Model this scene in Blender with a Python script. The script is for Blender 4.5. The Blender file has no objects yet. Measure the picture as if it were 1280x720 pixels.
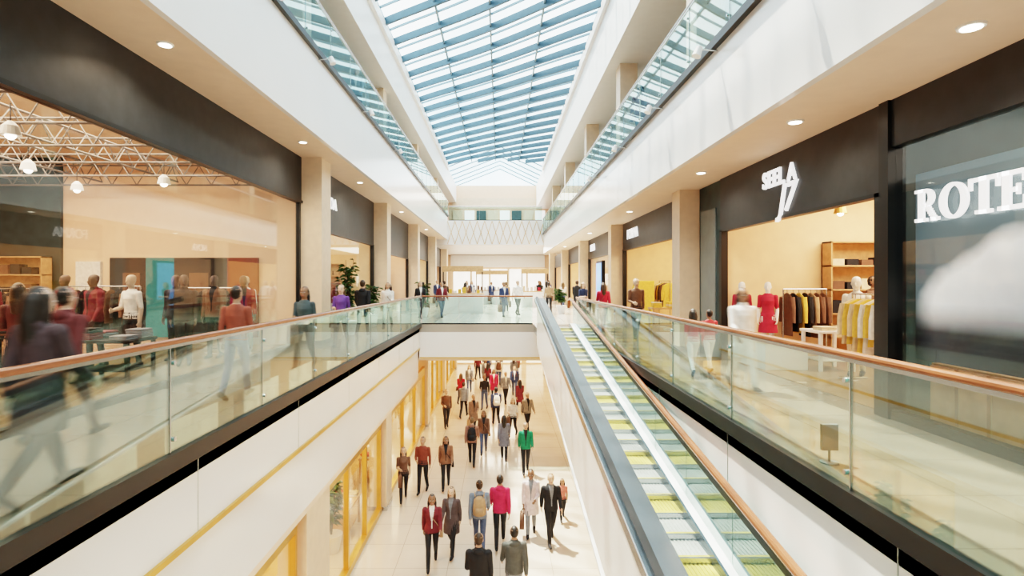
import bpy, math, random
import numpy as np
from mathutils import Vector, Matrix, kdtree
random.seed(7)
scene = bpy.context.scene
COL = scene.collection

# ------------------------------------------------------------------ materials
MATS = {}
def nodes_of(m):
    m.use_nodes = True
    return m.node_tree.nodes, m.node_tree.links

def mat(name, col, rough=0.5, metal=0.0, var=0.06, nscale=4.0, emit=None, estr=0.0, bump=0.0):
    if name in MATS: return MATS[name]
    m = bpy.data.materials.new(name)
    n, l = nodes_of(m)
    b = n['Principled BSDF']
    b.inputs['Roughness'].default_value = rough
    b.inputs['Metallic'].default_value = metal
    tc = n.new('ShaderNodeTexCoord'); nz = n.new('ShaderNodeTexNoise')
    nz.inputs['Scale'].default_value = nscale; nz.inputs['Detail'].default_value = 3
    l.new(tc.outputs['Object'], nz.inputs['Vector'])
    r = n.new('ShaderNodeValToRGB')
    c0 = [max(0, c*(1-var)) for c in col]; c1 = [min(1, c*(1+var)) for c in col]
    r.color_ramp.elements[0].position = 0.3; r.color_ramp.elements[1].position = 0.7
    r.color_ramp.elements[0].color = (*c0, 1); r.color_ramp.elements[1].color = (*c1, 1)
    l.new(nz.outputs['Fac'], r.inputs['Fac'])
    l.new(r.outputs['Color'], b.inputs['Base Color'])
    if emit:
        b.inputs['Emission Color'].default_value = (*emit, 1)
        b.inputs['Emission Strength'].default_value = estr
    if bump:
        bp = n.new('ShaderNodeBump'); bp.inputs['Strength'].default_value = bump
        l.new(nz.outputs['Fac'], bp.inputs['Height']); l.new(bp.outputs['Normal'], b.inputs['Normal'])
    MATS[name] = m
    return m

def tile_mat(name, c1, c2, mortar, w, h, rough=0.15, msize=0.008):
    m = bpy.data.materials.new(name); n, l = nodes_of(m); b = n['Principled BSDF']
    tc = n.new('ShaderNodeTexCoord'); br = n.new('ShaderNodeTexBrick')
    br.offset = 0.0
    br.inputs['Scale'].default_value = 1.0
    br.inputs['Brick Width'].default_value = w; br.inputs['Row Height'].default_value = h
    br.inputs['Mortar Size'].default_value = msize
    br.inputs['Color1'].default_value = (*c1, 1); br.inputs['Color2'].default_value = (*c2, 1)
    br.inputs['Mortar'].default_value = (*mortar, 1)
    nz = n.new('ShaderNodeTexNoise'); nz.inputs['Scale'].default_value = 1.3; nz.inputs['Detail'].default_value = 6
    mx = n.new('ShaderNodeMixRGB'); mx.blend_type = 'MULTIPLY'; mx.inputs['Fac'].default_value = 0.25
    l.new(tc.outputs['Object'], br.inputs['Vector']); l.new(tc.outputs['Object'], nz.inputs['Vector'])
    l.new(br.outputs['Color'], mx.inputs['Color1']); l.new(nz.outputs['Fac'], mx.inputs['Color2'])
    l.new(mx.outputs['Color'], b.inputs['Base Color'])
    mr = n.new('ShaderNodeMapRange'); mr.inputs['To Min'].default_value = rough*0.7; mr.inputs['To Max'].default_value = rough*1.5
    l.new(nz.outputs['Fac'], mr.inputs['Value']); l.new(mr.outputs['Result'], b.inputs['Roughness'])
    MATS[name] = m
    return m

def glass_mat(name, tint, base=0.05, top=0.85, power=3.5, rough=0.02):
    m = bpy.data.materials.new(name); n, l = nodes_of(m)
    n.remove(n['Principled BSDF']); out = n['Material Output']
    tr = n.new('ShaderNodeBsdfTransparent'); tr.inputs['Color'].default_value = (*tint, 1)
    gl = n.new('ShaderNodeBsdfGlossy'); gl.inputs['Roughness'].default_value = rough
    gl.inputs['Color'].default_value = (0.92, 1, 0.99, 1)
    lw = n.new('ShaderNodeLayerWeight'); lw.inputs['Blend'].default_value = 0.5
    pw = n.new('ShaderNodeMath'); pw.operation = 'POWER'; pw.inputs[1].default_value = power
    mr = n.new('ShaderNodeMapRange'); mr.inputs['To Min'].default_value = base; mr.inputs['To Max'].default_value = top
    l.new(lw.outputs['Facing'], pw.inputs[0]); l.new(pw.outputs[0], mr.inputs['Value'])
    mx = n.new('ShaderNodeMixShader'); l.new(mr.outputs['Result'], mx.inputs['Fac'])
    l.new(tr.outputs[0], mx.inputs[1]); l.new(gl.outputs[0], mx.inputs[2]); l.new(mx.outputs[0], out.inputs['Surface'])
    MATS[name] = m
    return m

M_white = mat('white_plaster', (0.88, 0.87, 0.85), 0.35, var=0.02)
M_fascia = mat('white_fascia', (0.92, 0.91, 0.90), 0.16, var=0.015, nscale=1)
M_beige = mat('beige_soffit', (0.84, 0.66, 0.52), 0.6, var=0.03)
M_cream = mat('cream_stone', (0.76, 0.59, 0.44), 0.35, var=0.05, nscale=6)
M_peach = mat('peach_wall', (0.86, 0.60, 0.43), 0.6, var=0.03)
M_warm = mat('warm_wall', (0.88, 0.60, 0.35), 0.6, var=0.05)
M_dark = mat('charcoal_panel', (0.026, 0.030, 0.034), 0.42, var=0.2)
M_dteal = mat('dark_teal_wall', (0.03, 0.055, 0.06), 0.5, var=0.2)
M_black = mat('black_metal', (0.008, 0.009, 0.010), 0.35, var=0.1)
M_steel = mat('brushed_steel', (0.55, 0.57, 0.58), 0.25, 1.0, var=0.05)
M_slate = mat('steel_blue_deck', (0.13, 0.17, 0.20), 0.22, 0.7, var=0.06)
M_copper = mat('copper_handrail', (0.34, 0.13, 0.065), 0.25, 0.35, var=0.1)
M_gold = mat('gold_trim', (0.72, 0.43, 0.13), 0.3, 0.7, var=0.08)
M_yellow = mat('yellow_tread', (0.46, 0.39, 0.10), 0.45, var=0.25)
M_grey = mat('grey_tread', (0.46, 0.49, 0.46), 0.3, 0.3, var=0.1, nscale=30)
M_rib = mat('blue_steel_rib', (0.08, 0.15, 0.20), 0.45, 0.2, var=0.08)
M_ribl = mat('pale_steel_purlin', (0.20, 0.30, 0.36), 0.45, 0.1, var=0.05)
M_truss = mat('grey_truss_steel', (0.20, 0.18, 0.17), 0.4, 0.3, var=0.05)
M_wood = mat('light_wood', (0.60, 0.36, 0.19), 0.4, var=0.15, nscale=9)
M_leaf = mat('leaf_green', (0.05, 0.11, 0.025), 0.5, var=0.3)
M_trunk = mat('bark', (0.12, 0.08, 0.05), 0.8, var=0.3)
M_lampglow = mat('lamp_glow', (1, 0.95, 0.85), 0.5, emit=(1.0, 0.90, 0.74), estr=9.0)
M_signw = mat('sign_white', (0.9, 0.9, 0.9), 0.4, emit=(1, 1, 1), estr=0.9)
M_goldlit = mat('gold_glow_wall', (0.82, 0.48, 0.18), 0.5, emit=(1.0, 0.52, 0.18), estr=0.25, var=0.25, nscale=1.2)  # warm shop light put into the wall's own glow
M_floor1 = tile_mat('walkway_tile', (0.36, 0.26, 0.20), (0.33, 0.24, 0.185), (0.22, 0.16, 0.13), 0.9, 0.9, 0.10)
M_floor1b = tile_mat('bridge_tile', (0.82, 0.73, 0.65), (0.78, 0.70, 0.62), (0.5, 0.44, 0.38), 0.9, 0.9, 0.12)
M_floor0 = tile_mat('concourse_tile', (0.76, 0.64, 0.53), (0.72, 0.61, 0.50), (0.48, 0.40, 0.33), 1.2, 1.2, 0.12)
M_shopfloor = tile_mat('shop_oak_floor', (0.48, 0.28, 0.17), (0.42, 0.24, 0.14), (0.28, 0.16, 0.09), 1.6, 0.2, 0.22, 0.004)
G_rail = glass_mat('balustrade_glass', (0.80, 0.92, 0.89), 0.07, 0.55, 2.8)
G_shop = glass_mat('shop_glass', (0.95, 0.96, 0.95), 0.035, 0.5, 4.0)
G_roof = glass_mat('roof_glass', (0.86, 0.95, 0.98), 0.04, 0.3, 4)
G_green = mat('glass_edge_green', (0.25, 0.55, 0.50), 0.15, var=0.05)

# ------------------------------------------------------------------ mesh builder
class MB:
    def __init__(s): s.v=[]; s.f=[]; s.m=[]; s.mats=[]
    def mi(s, m):
        if m not in s.mats: s.mats.append(m)
        return s.mats.index(m)
    def quad(s, pts, m):
        b=len(s.v); s.v += [tuple(p) for p in pts]; s.f.append(tuple(range(b, b+len(pts)))); s.m.append(s.mi(m))
    def hexa(s, p, m):
        b=len(s.v); s.v += [tuple(q) for q in p]; k=s.mi(m)
        for f in ((0,3,2,1),(4,5,6,7),(0,1,5,4),(1,2,6,5),(2,3,7,6),(3,0,4,7)):
            s.f.append(tuple(b+i for i in f)); s.m.append(k)
    def box(s, x0,x1,y0,y1,z0,z1, m):
        s.hexa([(x0,y0,z0),(x1,y0,z0),(x1,y1,z0),(x0,y1,z0),(x0,y0,z1),(x1,y0,z1),(x1,y1,z1),(x0,y1,z1)], m)
    def slopebox(s, x0,x1,y0,y1, zb0,zb1, zt0,zt1, m):
        s.hexa([(x0,y0,zb0),(x1,y0,zb0),(x1,y1,zb1),(x0,y1,zb1),(x0,y0,zt0),(x1,y0,zt0),(x1,y1,zt1),(x0,y1,zt1)], m)
    def tube(s, pts, rad, m, seg=8, flat=1.0):
        pts=[Vector(p) for p in pts]
        if not hasattr(rad,'__len__'): rad=[rad]*len(pts)
        b=len(s.v); k=s.mi(m); n=len(pts); up=None
        for i,p in enumerate(pts):
            d=(pts[min(i+1,n-1)]-pts[max(i-1,0)]).normalized()
            if up is None:
                up=Vector((0,0,1)) if abs(d.z)<0.9 else Vector((0,1,0))
            a=d.cross(up)
            if a.length<1e-4: a=d.cross(Vector((1,0,0)))
            a.normalize(); c=a.cross(d).normalized(); up=c
            for j in range(seg):
                t=2*math.pi*j/seg
                q=p+a*math.cos(t)*rad[i]+c*math.sin(t)*rad[i]*flat
                s.v.append(tuple(q))
        for i in range(n-1):
            for j in range(seg):
                j2=(j+1)%seg
                s.f.append((b+i*seg+j,b+i*seg+j2,b+(i+1)*seg+j2,b+(i+1)*seg+j)); s.m.append(k)
        s.f.append(tuple(b+j for j in range(seg))[::-1]); s.m.append(k)
        s.f.append(tuple(b+(n-1)*seg+j for j in range(seg))); s.m.append(k)
    def loft(s, rings, m, seg=14):
        """rings: (cx,cy,cz,rx,ry)"""
        b=len(s.v); k=s.mi(m); n=len(rings)
        for (cx,cy,cz,rx,ry) in rings:
            for j in range(seg):
                t=2*math.pi*j/seg; s.v.append((cx+rx*math.cos(t),cy+ry*math.sin(t),cz))
        for i in range(n-1):
            for j in range(seg):
                j2=(j+1)%seg
                s.f.append((b+i*seg+j,b+i*seg+j2,b+(i+1)*seg+j2,b+(i+1)*seg+j)); s.m.append(k)
        s.f.append(tuple(b+j for j in range(seg))[::-1]); s.m.append(k)
        s.f.append(tuple(b+(n-1)*seg+j for j in range(seg))); s.m.append(k)
    def ball(s, c, r, m, seg=12, rn=8):
        if not hasattr(r,'__len__'): r=(r,r,r)
        rings=[]
        for i in range(rn+1):
            t=-math.pi/2+math.pi*i/rn; q=max(0.02,math.cos(t))
            rings.append((c[0],c[1],c[2]+r[2]*math.sin(t),r[0]*q,r[1]*q))
        s.loft(rings,m,seg)
    def build(s, name, smooth=False, parent=None, loc=(0,0,0), rot=0.0, bevel=0.0):
        me=bpy.data.meshes.new(name); me.from_pydata(s.v,[],s.f)
        for m in s.mats: me.materials.append(m)
        me.polygons.foreach_set('material_index', s.m)
        if smooth: me.polygons.foreach_set('use_smooth',[True]*len(s.f))
        me.update()
        o=bpy.data.objects.new(name, me); COL.objects.link(o)
        o.location=loc; o.rotation_euler=(0,0,rot)
        if bevel:
            md=o.modifiers.new('bevel','BEVEL'); md.width=bevel; md.segments=2; md.limit_method='ANGLE'
        if parent: o.parent=parent
        return o

def empty(name, loc=(0,0,0)):
    e=bpy.data.objects.new(name,None); COL.objects.link(e); e.location=loc; e.empty_display_size=0.2
    return e

def text_mesh(body, size, mtl, origin, side, name, parent=None, extrude=0.02, shear=0.0, bold=0.0):
    cu=bpy.data.curves.new(name,'FONT'); cu.body=body; cu.size=size; cu.extrude=extrude; cu.shear=shear; cu.offset=bold
    t=bpy.data.objects.new(name+'_tmp',cu); COL.objects.link(t)
    dg=bpy.context.evaluated_depsgraph_get(); dg.update()
    me=bpy.data.meshes.new_from_object(t.evaluated_get(dg)); bpy.data.objects.remove(t)
    me.materials.clear(); me.materials.append(mtl)
    ax={'R':((0,-1,0),(0,0,1),(-1,0,0)),'L':((0,1,0),(0,0,1),(1,0,0)),'F':((1,0,0),(0,0,1),(0,-1,0))}[side]
    M=Matrix(((ax[0][0],ax[1][0],ax[2][0],origin[0]),(ax[0][1],ax[1][1],ax[2][1],origin[1]),(ax[0][2],ax[1][2],ax[2][2],origin[2]),(0,0,0,1)))
    me.transform(M)
    o=bpy.data.objects.new(name,me); COL.objects.link(o)
    if parent: o.parent=parent
    return o

def area(name, loc, sx, sy, power, col, rot=(0,0,0), parent=None, shape='RECTANGLE'):
    L=bpy.data.lights.new(name,'AREA'); L.shape=shape; L.size=sx
    if shape in('RECTANGLE','ELLIPSE'): L.size_y=sy
    L.energy=power; L.color=col
    o=bpy.data.objects.new(name,L); COL.objects.link(o); o.location=loc; o.rotation_euler=rot
    if parent: o.parent=parent
    return o

# ------------------------------------------------------------------ dimensions (metres)
YB=-24.0; YBR=22.5; YE=45.0; YW=62.0
GZ=-4.9
XL=-3.13; XR=2.75; WL=-5.3; WR=4.8
CL=4.95; CR=3.87
UL=-4.1; UR=3.4; F2L=6.8; F2R=5.4
SL=9.07; SR=8.5; RZ=10.67

def one(name, x0,x1,y0,y1,z0,z1, m):
    b=MB(); b.box(x0,x1,y0,y1,z0,z1,m); return b.build(name)

# ground level
one('floor', -14,12,YB,YW,GZ-0.3,GZ,M_floor0)
# level one slabs
b=MB()
b.box(-14,XL-0.02,YB,YBR,-0.3,0,M_floor1)
b.build('floor_walkway_left')
b=MB(); b.box(XR+0.02,12,YB,YBR,-0.3,0,M_floor1); b.build('floor_walkway_right')
b=MB(); b.box(-14,12,YBR,YW,-0.3,0,M_floor1b); b.build('floor_bridge')
# fascias below level one
b=MB()
b.box(XL-0.25,XL-0.02,YB,YBR,-0.97,-0.12,M_fascia)
b.box(XL-0.25,XL-0.06,YB,YBR,-2.05,-0.97,M_fascia)
b.box(XL-0.06,XL+0.015,YB,YBR,-0.99,-0.93,M_gold)
b.box(-14,XL-0.06,YB,YBR,-2.15,-2.05,M_beige)
y=YB
while y<YBR:
    b.box(XL-0.022,XL-0.017,y,y+0.012,-0.93,-0.12,M_grey); y+=3.0
b.build('trim_fascia_left')
b=MB()
b.box(XR+0.02,XR+0.25,YB,YBR,-2.05,-0.12,M_fascia)
b.box(XR+0.02,12,YB,YBR,-2.15,-2.05,M_beige)
y=YB+1
while y<YBR:
    b.box(XR+0.015,XR+0.022,y,y+0.012,-2.05,-0.12,M_grey); y+=3.0
b.build('trim_fascia_right')
b=MB()
b.box(XL-0.02,XR+0.02,YBR-0.02,YBR+0.25,-1.35,-0.3,M_fascia)
b.box(-14,12,YBR+0.25,YW,-1.45,-1.35,M_beige)
b.box(XL,XR,YBR-0.035,YBR-0.02,-1.33,-1.28,M_gold)
b.build('trim_bridge_fascia')

# ceilings + upper slabs
b=MB()
b.box(-14,UL-0.1,YB,YE,CL,CL+0.12,M_beige)
b.box(-14,UL-0.1,YB,YE,F2L-0.3,F2L,M_floor1)
b.box(UL-0.1,UL,YB,YE,CL,F2L,M_fascia)
b.build('ceiling_left')
b=MB()
b.box(UR+0.1,12,YB,YE,CR,CR+0.12,M_beige)
b.box(UR+0.1,12,YB,YE,F2R-0.3,F2R,M_floor1)
b.box(UR,UR+0.1,YB,YE,CR,F2R,M_fascia)
b.build('ceiling_right')
# end balcony slab
b=MB()
b.box(-14,12,YE,YE+0.3,4.55,6.45,M_fascia)
b.box(-14,12,YE+0.3,YW,4.55,4.7,M_white)
b.box(-14,12,YE+0.3,YW,6.25,6.45,M_floor1)
for i in range(14):  # gold tubes imitate a diamond-pattern glow reflected on the fascia
    x=-4.1+i*0.58
    b.tube([(x,YE-0.02,4.6),(x+0.58,YE-0.02,6.4)],0.018,M_gold,5)
    b.tube([(x+0.58,YE-0.02,4.6),(x,YE-0.02,6.4)],0.018,M_gold,5)
b.build('ceiling_end_balcony')
# upper soffits and roof curb
b=MB()
b.box(-14,UL,YB,YE+9,SL,RZ,M_white); b.box(UL,UL+0.12,YB,YE,RZ-0.3,RZ+0.05,M_white)
b.build('ceiling_upper_left')
b=MB()
b.box(UR,12,YB,YE+9,SR,RZ,M_white); b.box(UR-0.12,UR,YB,YE,RZ-0.3,RZ+0.05,M_white)
b.build('ceiling_upper_right')
# walls
one('wall_left', -14.3,-14,YB,YW,GZ,RZ,M_peach)
one('wall_right', 12,12.3,YB,YW,GZ,RZ,M_peach)
one('wall_back', -14,12,YB-0.3,YB,GZ,RZ+2.2,M_white)
one('wall_end', -14,12,YW,YW+0.3,GZ,6.25,M_peach)
# level 2 shop walls
b=MB()
b.box(-7.2,-7.0,YB,YE,F2L,SL,M_peach)
for k in range(9):
    y=4+k*5; b.box(-7.0,-6.95,y,y+3.6,F2L+0.1,F2L+2.0,M_dteal)
b.build('wall_upper_left')
b=MB()
b.box(6.3,6.5,YB,YE,F2R,SR,M_peach)
for k in range(9):
    y=4+k*5; b.box(6.25,6.3,y,y+3.6,F2R+0.1,F2R+2.6,M_dteal)
b.build('wall_upper_right')
# end wall level 2
b=MB()
b.box(-14,12,54,54.2,6.45,RZ,M_peach)
b.box(-4.5,4.0,53.9,54,8.5,9.5,M_cream)
for i in range(8):
    x=-4.4+i*1.1; b.box(x,x+0.9,53.85,53.95,6.6,8.3,M_signw if i%3==1 else M_cream if i%3==0 else M_dteal)
b.build('wall_upper_end')
b=MB()
z0=RZ
b.quad([(-4.1,YE+0.1,z0),(0,YE+4,z0+1.6),(0,YE+9.2,z0+1.6),(-4.1,YE+9.2,z0)],G_roof)
b.quad([(3.4,YE+0.1,z0),(3.4,YE+9.2,z0),(0,YE+9.2,z0+1.6),(0,YE+4,z0+1.6)],G_roof)
for i in range(6):
    y=YE+0.2+i*1.8
    b.tube([(-4.1,y,z0),(0,y,z0+1.6),(3.4,y,z0)],0.06,M_ribl,6)
b.build('window_gable')

# columns
def column(name,x0,x1,y0,y1,z0,z1):
    b=MB(); b.box(x0,x1,y0,y1,z0,z1,M_cream)
    b.box(x0-0.02,x1+0.02,y0-0.02,y1+0.02,z0,z0+0.12,M_steel)
    b.build(name,bevel=0.01)
for y in (-9,-1.9,15.2,24.0,33,42,51):
    column('column',WL-0.02,-4.7,y,y+0.8,0,CL if y<YE else 4.55)
for y in (-10,-3,13.8,22.3,31,40,50):
    column('column',4.3,WR+0.02,y,y+0.6,0,CR if y<YE else 4.55)
for y in (4,13,22,31,41):
    column('column',-5.0,-4.45,y,y+0.6,F2L,SL)
for y in (3,11,18,25,33,41):
    column('column',3.75,4.3,y,y+0.6,F2R,SR)
for y in (2.0,9.7,16.5,26,34,43):
    column('column',-3.75,-3.25,y,y+(1.3 if y<12 else 0.8),GZ,-2.15 if y<22 else -1.45)
for y in (2,12,20,30,40):
    column('column',3.05,3.6,y,y+0.8,GZ,-2.15 if y<22 else -1.45)

# ------------------------------------------------------------------ roof
def arch(u): return RZ+0.05+0.35*4*u*(1-u)
b=MB(); NU=10
XA,XB=UL+0.06,UR-0.06
for i in range(NU):
    u0,u1=i/NU,(i+1)/NU
    xa,xb=XA+(XB-XA)*u0,XA+(XB-XA)*u1
    b.quad([(xa,YB,arch(u0)+0.2),(xb,YB,arch(u1)+0.2),(xb,YE,arch(u1)+0.2),(xa,YE,arch(u0)+0.2)],G_roof)
b.build('window_skylight')
b=MB()
def sweep(b,pts,w,h,m):
    for p,q in zip(pts[:-1],pts[1:]):
        b.hexa([(p[0],p[1]-w,p[2]-h),(q[0],q[1]-w,q[2]-h),(q[0],q[1]+w,q[2]-h),(p[0],p[1]+w,p[2]-h),
                (p[0],p[1]-w,p[2]),(q[0],q[1]-w,q[2]),(q[0],q[1]+w,q[2]),(p[0],p[1]+w,p[2])],m)
y0=YB+8
k=0
while y0<YE+7:
    pts=[]
    for i in range(17):
        u=i/16; yy=y0-6.6*u+1.1*math.sin(u*math.pi)
        if yy>YE or yy<YB: continue
        pts.append((XA+(XB-XA)*u,yy,arch(u)+0.15))
    if len(pts)>1:
        if k%2==0: sweep(b,pts,0.055,0.26,M_rib)
        else: sweep(b,pts,0.025,0.08,M_ribl)
    y0+=0.86; k+=1
for u in (0.0,0.25,0.5,0.75,1.0):
    x=XA+(XB-XA)*u; b.box(x-0.03,x+0.03,YB,YE,arch(u)+0.02,arch(u)+0.14,M_ribl)
b.build('roof_ribs')

# ------------------------------------------------------------------ balustrades
def balustrade(x,y0,y1,z,h,panel,inset=1,rail=M_copper,posts=True,name='glass_balustrade',shoe=0.14):
    b=MB()
    b.box(x-0.045,x+0.045,y0,y1,z-shoe+0.02,z+0.05,M_black)
    y=y0
    while y<y1-0.05:
        ye=min(y+panel,y1)
        b.box(x-0.008,x+0.008,y+0.012,ye-0.012,z+0.05,z+h-0.05,G_rail)
        b.box(x-0.009,x+0.009,y+0.006,y+0.012,z+0.05,z+h-0.05,G_green)
        b.box(x-0.012,x+0.012,y-0.006,y+0.006,z+0.05,z+h-0.02,M_steel)
        for zz in (z+0.18,z+h-0.2):
            b.tube([(x-0.03,y+0.05,zz),(x+0.03,y+0.05,zz)],0.022,M_steel,10)
        y=ye
    b.tube([(x,y0,z+h),(x,y1,z+h)],0.032,rail,12)
    b.box(x-0.018,x+0.018,y0,y1,z+h-0.055,z+h-0.025,M_steel)
    return b.build(name)
balustrade(XL+0.03,YB,YBR,0.0,1.1,2.1)
balustrade(XR-0.03,YB+0.86,YBR-2.0,0.0,1.1,2.3)
balustrade(UL+0.046,YB,YE,F2L,1.1,1.8,rail=M_steel,shoe=0.1)
balustrade(UR-0.046,YB,YE,F2R,1.15,1.8,rail=M_steel,shoe=0.1)
def balustrade_x(y,x0,x1,z,h,panel,rail=M_copper):
    b=MB(); b.box(x0,x1,y-0.045,y+0.045,z,z+0.05,M_black)
    x=x0
    while x<x1-0.05:
        xe=min(x+panel,x1)
        b.box(x+0.01,xe-0.01,y-0.008,y+0.008,z+0.05,z+h-0.05,G_rail)
        b.box(x-0.006,x+0.006,y-0.012,y+0.012,z+0.05,z+h,M_steel); x=xe
    b.tube([(x0,y,z+h),(x1,y,z+h)],0.032,rail,12)
    return b.build('glass_balustrade')
balustrade_x(YBR+0.05,XL+0.08,1.28,0,1.1,1.45)
balustrade_x(YE+0.06,UL+0.1,UR-0.1,6.45,1.1,1.2,M_steel)

# fascia spotlights
def spotlight(x,y,z,sgn):
    b=MB(); b.tube([(x,y,z),(x+sgn*0.28,y,z+0.02)],0.015,M_steel,8)
    b.tube([(x+sgn*0.28,y,z+0.05),(x+sgn*0.34,y-0.02,z-0.1)],[0.05,0.07],M_white,12)
    b.build('spotlight_fixture')
for y in (6.5,9,12,15.5,20): spotlight(UR,y,F2R-0.12,-1)
for y in (7,10,13,17,22): spotlight(UL,y,F2L-0.12,1)

# ------------------------------------------------------------------ downlights
def downlight(x,y,z,p=45):
    e=empty('downlight',(x,y,z))
    b=MB(); b.tube([(0,0,0),(0,0,-0.02)],[0.11,0.105],M_white,20); b.build('rim',parent=e)
    b=MB(); b.tube([(0,0,-0.018),(0,0,-0.026)],0.08,M_lampglow,20); b.build('lens',parent=e)
    if p:
        L=bpy.data.lights.new('lamp','SPOT'); L.energy=p; L.color=(1,0.79,0.57); L.shadow_soft_size=0.08; L.spot_size=math.radians(140); L.spot_blend=0.8
        o=bpy.data.objects.new('lamp',L); COL.objects.link(o); o.parent=e; o.location=(0,0,-0.04)
for y in (2.6,7.95,13.5,19,27,36): downlight(-4.62,y,CL,170)
for y in (2.2,4.95,7.9,11.6,18,26,36): downlight(4.05,y,CR,110)

# ------------------------------------------------------------------ escalator
S=0.119
def zr(y): return -1.48+S*y       # handrail centre height
y_lo=(GZ+0.95+1.48)/S; y_hi=20.6
E=empty('escalator',(0,0,0))
b=MB()
b.slopebox(1.32,1.40,y_lo,y_hi, zr(y_lo)-1.5+0.55,zr(y_hi)-1.62, zr(y_lo)-0.12,zr(y_hi)-0.12,M_fascia)
b.slopebox(2.64,2.70,y_lo,y_hi, zr(y_lo)-0.95,zr(y_hi)-1.62, zr(y_lo)-0.85,zr(y_hi)-0.85,M_fascia)
b.slopebox(1.32,2.70,y_lo+6,y_hi, zr(y_lo+6)-1.64,zr(y_hi)-1.64, zr(y_lo+6)-1.58,zr(y_hi)-1.58,M_white)
b.build('side_cladding',parent=E)
b=MB()
b.slopebox(1.29,1.66,y_lo,y_hi+1, zr(y_lo)-0.12,zr(y_hi+1)-0.12, zr(y_lo)-0.04,zr(y_hi+1)-0.04,M_slate)
b.slopebox(1.34,1.42,y_lo,y_hi+1, zr(y_lo)-0.04,zr(y_hi+1)-0.04, zr(y_lo)+0.02,zr(y_hi+1)+0.02,M_black)
b.slopebox(1.285,1.30,y_lo,y_hi+1, zr(y_lo)-0.15,zr(y_hi+1)-0.15, zr(y_lo)-0.03,zr(y_hi+1)-0.03,M_steel)
b.slopebox(2.50,2.70,y_lo,y_hi, zr(y_lo)-0.87,zr(y_hi)-0.87, zr(y_lo)-0.80,zr(y_hi)-0.80,M_fascia)
b.slopebox(1.44,1.47,y_lo,y_hi, zr(y_lo)-1.1,zr(y_hi)-1.1, zr(y_lo)-0.2,zr(y_hi)-0.2,M_steel)
b.slopebox(2.47,2.50,y_lo,y_hi, zr(y_lo)-1.1,zr(y_hi)-1.1, zr(y_lo)-0.8,zr(y_hi)-0.8,M_slate)
b.build('deck_trim',parent=E)
G_esc=glass_mat('escalator_glass',(0.62,0.72,0.70),0.16,0.7,2.2)
b=MB()
y=y_lo
while y<y_hi:
    ye=min(y+1.6,y_hi)
    b.slopebox(2.60,2.612,y+0.01,ye-0.01,zr(y)-0.8,zr(ye)-0.8,zr(y)-0.03,zr(ye)-0.03,G_esc)
    y=ye
b.build('glass_panels',parent=E)
b=MB()
b.tube([(2.606,y_lo-0.3,zr(y_lo)-0.25),(2.606,y_lo-0.35,zr(y_lo)-0.05),(2.606,y_lo,zr(y_lo)),(2.606,y_hi,zr(y_hi)),(2.606,y_hi+0.9,zr(y_hi)+0.06),(2.606,y_hi+1.2,zr(y_hi)+0.0),(2.606,y_hi+1.25,zr(y_hi)-0.3)],0.05,M_copper,12)
b.slopebox(2.57,2.642,y_lo,y_hi,zr(y_lo)-0.12,zr(y_hi)-0.12,zr(y_lo)-0.03,zr(y_hi)-0.03,M_black)
b.build('handrail',parent=E)
b=MB()
y=y_lo; k=0; P=0.50
while y<y_hi-0.01:
    z=zr(y+P)-0.95
    m=M_yellow if k%3==0 else M_grey
    b.box(1.47,2.47,y,y+P,z-0.16,z-0.01,m)
    for j in range(20):
        x=1.49+j*0.0485; b.box(x,x+0.022,y+0.01,y+P-0.005,z-0.01,z,m)
    b.box(1.47,2.47,y-0.006,y+0.03,z-0.12,z+0.001,M_steel)
    b.box(1.47,2.47,y+0.03,y+0.075,z-0.01,z+0.001,M_yellow)
    y+=P; k+=1
b.build('steps',parent=E)
b=MB(); b.box(1.32,2.70,y_hi,YBR,-0.3,0.0,M_steel)
for j in range(14): b.box(1.5+j*0.07,1.53+j*0.07,y_hi,y_hi+0.5,0.0,0.006,M_grey)
b.build('landing_plate',parent=E)

# ------------------------------------------------------------------ shops : furniture helpers
def cmat(c, rough=0.8):
    key='fabric_%02x%02x%02x'%tuple(int(max(0,min(1,q))*255) for q in c)
    return mat(key,c,rough,var=0.12,nscale=14,bump=0.1)

def garment(b,cx,cy,ztop,length,m,w=0.22,t=0.05,axis='y',sleeve=True):
    """shirt/coat hanging on a hanger; thin along rack axis"""
    def sw(r):
        cx2,cy2,z,rx,ry=r
        return (cx2,cy2,z,rx,ry) if axis=='y' else (cx2,cy2,z,ry,rx)
    rings=[(cx,cy,ztop-length,w*1.08,t),(cx,cy,ztop-length*0.55,w*0.95,t*1.1),(cx,cy,ztop-length*0.25,w,t),(cx,cy,ztop-0.07,w*0.98,t*0.8),(cx,cy,ztop-0.02,w*0.55,t*0.6),(cx,cy,ztop+0.01,w*0.25,t*0.4)]
    b.loft([sw(r) for r in rings],m,12)
    if sleeve:
        for s in (-1,1):
            d=(lambda q:(cx+s*q,cy) ) if axis=='y' else (lambda q:(cx,cy+s*q))
            p0=d(w*0.9);p1=d(w*1.15);p2=d(w*1.2)
            b.tube([(*p0,ztop-0.08),(*p1,ztop-0.3),(*p2,ztop-min(0.6,length*0.8))],[0.06,0.05,0.042],m,8)
    b.tube([(cx,cy,ztop),(cx,cy,ztop+0.05),(cx,cy,ztop+0.09)],0.006,M_steel,5)

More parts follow.
